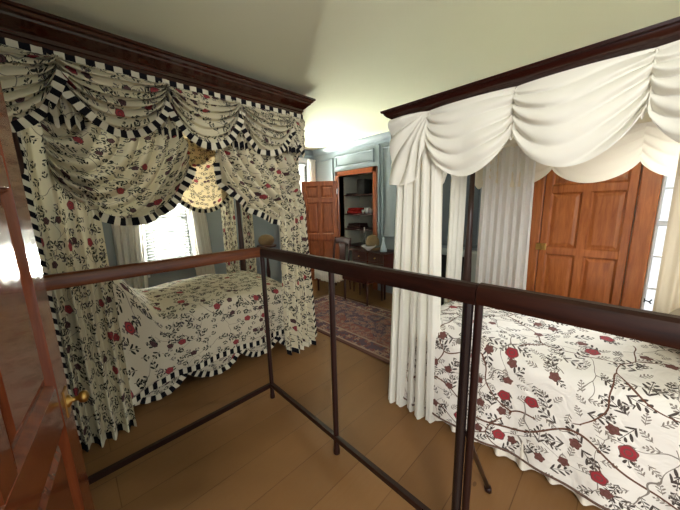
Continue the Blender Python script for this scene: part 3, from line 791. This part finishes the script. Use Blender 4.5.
pts_ = [Vector(QP2(0.0, .02+.96*i/n)) for i in range(n+1)]
g.tube([p+Vector((-.008, 0, .012)) for p in pts_], .006, 6)
g.build('hem_binding', plain('brown binding', (96, 72, 62), .8), q2, True)
# white bed skirt
PS = lambda s, z, d: (rx0+.08-d, s, z)
bs = thing('bed_skirt', (rx0+.05, 0, 0), 'white gathered bed skirt below the vine patterned quilt', 'bed skirt')
o, pos = drape(bs, PS, (ry1-.06, ry0+.1), (ry1-.05, ry0+.1), .015, .33, 17, .022, M_linen, 'skirt_panel', 8, 14, 1.6, hem=.004)
o, pos = drape(bs, lambda s, z, d: (s, ry1-.12+d, z), (rx0+.05, rx1-.1), (rx0+.05, rx1-.1), .015, .33, 9, .02, M_linen, 'skirt_panel', 9, 14, 1.6, hem=.004)

# white valance, near side
PW = lambda s, z, d: (rx0-.004-d, s, z)
wv = thing('swag_valance', (rx0, 0, rz), 'white ruched swag valance under the near cornice of the right-hand bed', 'valance')
wp = [1.098, .839, .409, -.02, -.45, -.88, -1.2]
for i in range(6):
    a, b = wp[i], wp[i+1]
    zt = 2.025
    if i == 0: swag(wv, PW, a, b, zt, zt, .40, .17, .42, M_cloth, 5, .03, .015, 101, None, 'swag', nu=70, nv=60, skew=-.6, mode='fan1')
    else: swag(wv, PW, a, b, zt, zt, .20, .20, .385, M_cloth, 5, .026, .06, 101+i, None, 'swag', nu=64, nv=60, pk=.75, ctr=.22)
# gathered tapes
for i, y in enumerate(wp[1:6]):
    o, pos = drape(wv, lambda s, z, d: PW(s, z, d+.01), (y+.012, y-.012), (y+.02, y-.02), 1.80, 2.015, 2, .012, M_cloth, 'gathering', 120+i, 30)
# foot-end valance and far-side valance
wf = thing('swag_valance', ((rx0+rx1)/2, ry1, rz), 'white swags across the foot end of the right-hand bed', 'valance')
for i in range(3):
    a = rx0+(rx1-rx0)*i/3; b = rx0+(rx1-rx0)*(i+1)/3
    swag(wf, lambda s, z, d: (s, ry1+.004+d*.5, z), a, b, 2.025, 2.025, .36 if i == 0 else .24, .24, .40, M_cloth, 6, .016, .03, 110+i, None, 'swag', nu=40, nv=40)
wb = thing('swag_valance', (rx1, 0, rz), 'cream lined swags on the far side of the right-hand bed in front of the door', 'valance')
fp = [1.08, .95, .45, -.05, -.50, -.95, -1.2]
for i in range(6):
    a, b = fp[i], fp[i+1]
    swag(wb, lambda s, z, d: (rx1-.0+d*.4, s, z), a, b, 2.025, 2.025, .27, .27, .40, M_cream, 5, .013, .04, 130+i, None, 'swag', nu=40, nv=40, pk=.8)
# white curtains
o, pos = drape(None, lambda s, z, d: (rx0+.045-d, s, z), (1.06, .775), (1.13, .74), .01, 1.98, 5, .034, M_cloth, 'white_curtain', 6, 60, 2.2)
tag(o, 'white bed curtain nearest the railing, falling to the floor', 'curtain', 'white bed curtains')
o, pos = drape(None, lambda s, z, d: (rx1-.02+d, s, z), (1.0, .57), (1.02, .55), .01, 1.98, 7, .02, M_sheer, 'white_curtain', 7, 50, 2.2)
tag(o, 'broad cream bed curtain hanging left of the orange brown door', 'curtain', 'white bed curtains')
o, pos = drape(None, lambda s, z, d: (s, ry1-.005+d*.8, z), (2.52, 2.87), (2.46, 2.83), .01, 1.98, 4, .02, M_cloth, 'white_curtain', 10, 50, 2.2)
tag(o, 'narrow white bed curtain just left of the dark far post', 'curtain', 'white bed curtains')
o, pos = drape(None, lambda s, z, d: (rx1-.02+d, s, z), (-.225, -.85), (-.24, -.88), .01, 1.98, 7, .028, M_beige, 'white_curtain', 12, 50, 2.0)
tag(o, 'beige bed curtain right of the bright window strip at the picture edge', 'curtain', 'white bed curtains')

# pillow at the head of the right-hand bed
def pillow(c, s, label):
    bm = bmesh.new(); bmesh.ops.create_uvsphere(bm, u_segments=28, v_segments=18, radius=1)
    for v in bm.verts:
        x, y, z = v.co
        e = lambda t: math.copysign(abs(t)**.55, t)
        v.co = Vector((c[0]+s[0]*e(x)*(1-.12*z*z), c[1]+s[1]*e(y)*(1-.12*z*z), c[2]+s[2]*z*(1-.35*max(abs(x), abs(y))**3)))
    g = MB(); g.bm(bm); o = g.build('pillow', M_linen, None, True); return tag(o, label, 'pillow')
pillow((2.3, -.50, .79), (.38, .25, .11), 'white pillow on the right-hand bed at the picture edge')

# ------------------------------------------------------------------ furniture at the far end
def chair():
    r = thing('side_chair', (3.25, 3.5, 0), 'dark side chair with white fringed seat cover before the open closet', 'chair')
    x0, x1, y0, y1 = 3.06, 3.46, 3.29, 3.73
    for i, (x, y) in enumerate(((x0+.02, y0+.02), (x0+.02, y1-.02))):
        g = MB(); g.tube([(x, y, .42), (x, y, 0)], [.02, .014], 8); g.build('leg', W_furn, r, True)
    for (x, y) in ((x1, y0+.03), (x1, y1-.03)):
        g = MB(); g.tube([(x+.05, y, 0), (x, y, .42), (x+.02, y, .7), (x+.07, y, .93)], [.014, .02, .018, .014], 8); g.build('back_post', W_furn, r, True)
    g = MB(); g.grid(lambda u, v: (x1+.06+.02*sin(PI*u), y0+.02+(y1-y0-.04)*u, .80+.11*v+.03*sin(PI*u)), 16, 4); g.build('crest_rail', W_furn, r, True, solid=.02)
    g = MB(); g.grid(lambda u, v: (x1+.025+.03*v, y0+.14+(y1-y0-.28)*u*(1-.2*sin(PI*v)), .47+.36*v), 8, 8); g.build('splat', W_furn, r, True, solid=.014)
    g = MB(); g.box((x0, y0, .36), (x1, y1, .42), .008); g.build('seat_frame', W_furn, r)
    g = MB(); g.box((x0-.015, y0-.015, .415), (x1-.01, y1+.015, .47), .022, seg=3); so = g.build('seat', M_linen, r, True)
    sx0, sy0, sx1, sy1 = x0-.022, y0-.022, x1, y1+.022
    loop = [(sx1, sy0), (sx0, sy0), (sx0, sy1), (sx1, sy1)]
    g = MB()
    for (a, b) in zip(loop, loop[1:]):
        nseg = 24
        for k in range(nseg):
            p = Vector((a[0]+(b[0]-a[0])*(k+.5)/nseg, a[1]+(b[1]-a[1])*(k+.5)/nseg, .435)); q_ = p+Vector((random.uniform(-.004, .004), random.uniform(-.004, .004), -.19-.03*random.random()))
            g.tube([p, (p+q_)/2, q_], [.008, .007, .009], 5)
    g.build('fringe', M_linen, so, True)['kind'] = 'stuff'
chair()
def stool():
    x0, x1, y0, y1 = 3.0, 3.42, 2.50, 3.02
    r = thing('low_stool', (3.2, 2.8, 0), 'dark wooden stool with white cushion in front of the mahogany table', 'stool')
    for x, y in ((x0+.03, y0+.03), (x0+.03, y1-.03), (x1-.03, y0+.03), (x1-.03, y1-.03)):
        g = MB(); g.tube([(x, y, .44), (x, y, .1), (x, y, 0)], [.02, .016, .013], 8); g.build('leg', W_furn, r, True)
    g = MB(); g.box((x0, y0, .35), (x1, y1, .445), .008); g.build('apron', W_furn, r)
    g = MB(); g.box((x0+.03, y0+.01, .44), (x1-.01, y1-.02, .49), .02, seg=3); g.build('cushion', M_linen, r, True)
stool()
tx0, tx1, ty0, ty1, tz = 3.42, 3.74, 2.50, 3.22, .765
tb = thing('drawer_table', ((tx0+tx1)/2, (ty0+ty1)/2, 0), 'dark mahogany drawer table against the blue wall beside the closet', 'table')
g = MB(); g.box((tx0-.02, ty0-.02, tz-.025), (tx1+.02, ty1+.02, tz), .008); g.build('table_top', W_furn, tb)
g = MB(); g.box((tx0+.02, ty0+.01, .42), (tx1, ty1-.01, tz-.025), .006); g.build('carcass', wood('mahogany front wood', (70, 28, 22), (104, 46, 34), .25, 1, 6, .4), tb)
for z0, z1 in ((.44, .58), (.595, .725)):
    for a, b in ((ty0+.03, (ty0+ty1)/2-.01), ((ty0+ty1)/2+.01, ty1-.03)):
        g = MB(); g.box((tx0+.008, a, z0), (tx0+.03, b, z1), .006); d_o = g.build('drawer', W_furn, tb)
        g = MB(); g.tube([(tx0+.01, (a+b)/2, (z0+z1)/2), (tx0-.015, (a+b)/2, (z0+z1)/2)], [.006, .012], 10); g.build('drawer_knob', M_brass, d_o, True)
for x, y in ((tx0+.04, ty0+.03), (tx0+.04, ty1-.03), (tx1-.03, ty0+.03), (tx1-.03, ty1-.03)):
    g = MB(); g.tube([(x, y, .43), (x, y, .2), (x, y, 0)], [.024, .02, .014], 10); g.build('leg', W_furn, tb, True)
# on the table
cs = thing('candlestick', (3.6, 3.06, tz), 'dark candlestick with a white candle at the left of the table top', 'candlestick')
g = MB(); g.lathe([(.045, 0), (.045, .01), (.015, .025), (.01, .08), (.016, .12), (.009, .16), (.016, .25), (.02, .27), (.012, .275)], (3.6, 3.06, tz), 18); g.build('stick', M_iron, cs, True)
g = MB(); g.lathe([(.011, .27), (.011, .36), (.004, .365)], (3.6, 3.06, tz), 12); g.build('candle', M_linen, cs, True)
gb = thing('straw_bonnet', (3.62, 2.9, tz), 'round straw coloured bonnet behind the white bowl on the table', 'bonnet')
M_straw = plain('straw', (128, 104, 72), .6, .3, (30, .5))
g = MB(); g.lathe([(.16, 0), (.165, .012), (.11, .03), (.118, .10), (.105, .17), (.07, .22), (.02, .24)], (3.62, 2.9, tz), 28); g.build('crown', M_straw, gb, True)
g = MB(); g.lathe([(.116, .035), (.121, .04), (.121, .065), (.117, .07)], (3.62, 2.9, tz), 28); g.build('ribbon', plain('grey ribbon', (92, 96, 92), .6), gb, True)
g = MB(); g.lathe([(.03, 0), (.035, .01), (.05, .02), (.10, .055), (.125, .085), (.118, .085), (.09, .055), (.02, .025)], (3.47, 2.86, tz), 28); tag(g.build('china_bowl', M_glass_white, None, True), 'white china bowl at the front of the mahogany table', 'bowl')
g = MB(); g.lathe([(.055, 0), (.058, .02), (.045, .06), (.032, .1), (.02, .15), (.014, .19), (.018, .205), (.012, .225), (.002, .235)], (3.52, 2.60, tz), 24); tag(g.build('sugar_cone', plain('pale blue white glaze', (206, 222, 232), .3), None, True), 'pale blue white cone at the right of the mahogany table', 'sugar cone')
# straw basket behind the floral bed
st = thing('stand_table', (2.38, 4.2, 0), 'small dark stand by the left wall holding a round straw basket', 'table')
g = MB(); g.lathe([(.16, .84), (.165, .85), (.165, .865), (.16, .87)], (2.38, 4.2, 0), 28); g.build('table_top', W_furn, st, True, angle=.6)
g = MB(); g.lathe([(.03, .1), (.022, .2), (.035, .4), (.02, .6), (.025, .84)], (2.38, 4.2, 0), 14); g.build('column', W_furn, st, True)
for k in range(3):
    a = 2*PI*k/3; g = MB(); g.tube([(2.38, 4.2, .16), (2.38+.1*cos(a), 4.2+.1*sin(a), .1), (2.38+.22*cos(a), 4.2+.22*sin(a), .012)], [.018, .015, .012], 8); g.build('foot', W_furn, st, True)
g = MB(); g.lathe([(.09, 0), (.12, .03), (.135, .08), (.12, .13), (.08, .165), (.02, .18)], (2.38, 4.2, .87), 24); tag(g.build('straw_basket', M_straw, None, True), 'round tan straw basket beyond the foot of the left-hand bed', 'basket')

# ------------------------------------------------------------------ light
w = bpy.data.worlds.new('daylight'); S.world = w; w.use_nodes = True
bg = w.node_tree.nodes['Background']; bg.inputs[0].default_value = (.92, .96, 1, 1); bg.inputs[1].default_value = .9
def area(name, loc, to, sx_, sy_, p, col=(1, 1, 1)):
    l = bpy.data.lights.new(name, 'AREA'); l.shape = 'RECTANGLE'; l.size = sx_; l.size_y = sy_; l.energy = p; l.color = col
    o = bpy.data.objects.new(name, l); COL.objects.link(o); o.location = loc
    o.rotation_euler = (Vector(to)-Vector(loc)).to_track_quat('-Z', 'Y').to_euler(); return o
area('daylight_window', (1.04, YL+1.0, 2.75), (1.04, YL-1.5, .9), 1.5, 1.1, 2200, (.95, .98, 1))
area('daylight_window', (3.2, YL+1.0, 2.95), (3.1, YL-1.5, .9), 1.5, 1.1, 2200, (.95, .98, 1))
area('daylight_window', (XB+1.0, -.83, 2.8), (XB-1.5, -.83, .9), 1.4, 1.1, 800, (.95, .98, 1))
area('ground_bounce_fill', (1.04, YL+2.2, .1), (1.3, YL-1.6, 2.6), 3.0, 1.8, 3100, (1, 1, .86))  # added fill lamps outside, aimed up to brighten the ceiling like ground bounce
area('ground_bounce_fill', (3.2, YL+2.2, .1), (2.8, YL-1.6, 2.6), 2.6, 1.8, 3300, (1, 1, .86))  # same added upward fill, for the corner window
area('unseen_key_light', (-1.3, -1.7, 2.0), (1.5, 1.5, 1.2), .9, 1.2, 78, (1, .97, .93))  # added key light behind the camera, no window modelled around it
S.view_settings.view_transform = 'Standard'; S.view_settings.look = 'None'; S.view_settings.gamma = 1; S.view_settings.exposure = .5
S.cycles.use_denoising = True
S.cycles.max_bounces = 8; S.cycles.diffuse_bounces = 5; S.cycles.glossy_bounces = 3; S.cycles.transparent_max_bounces = 6; S.cycles.caustics_reflective = False; S.cycles.caustics_refractive = False
S.cycles.sample_clamp_indirect = 6
for o in list(bpy.data.objects):
    if '_o' in o: del o['_o']
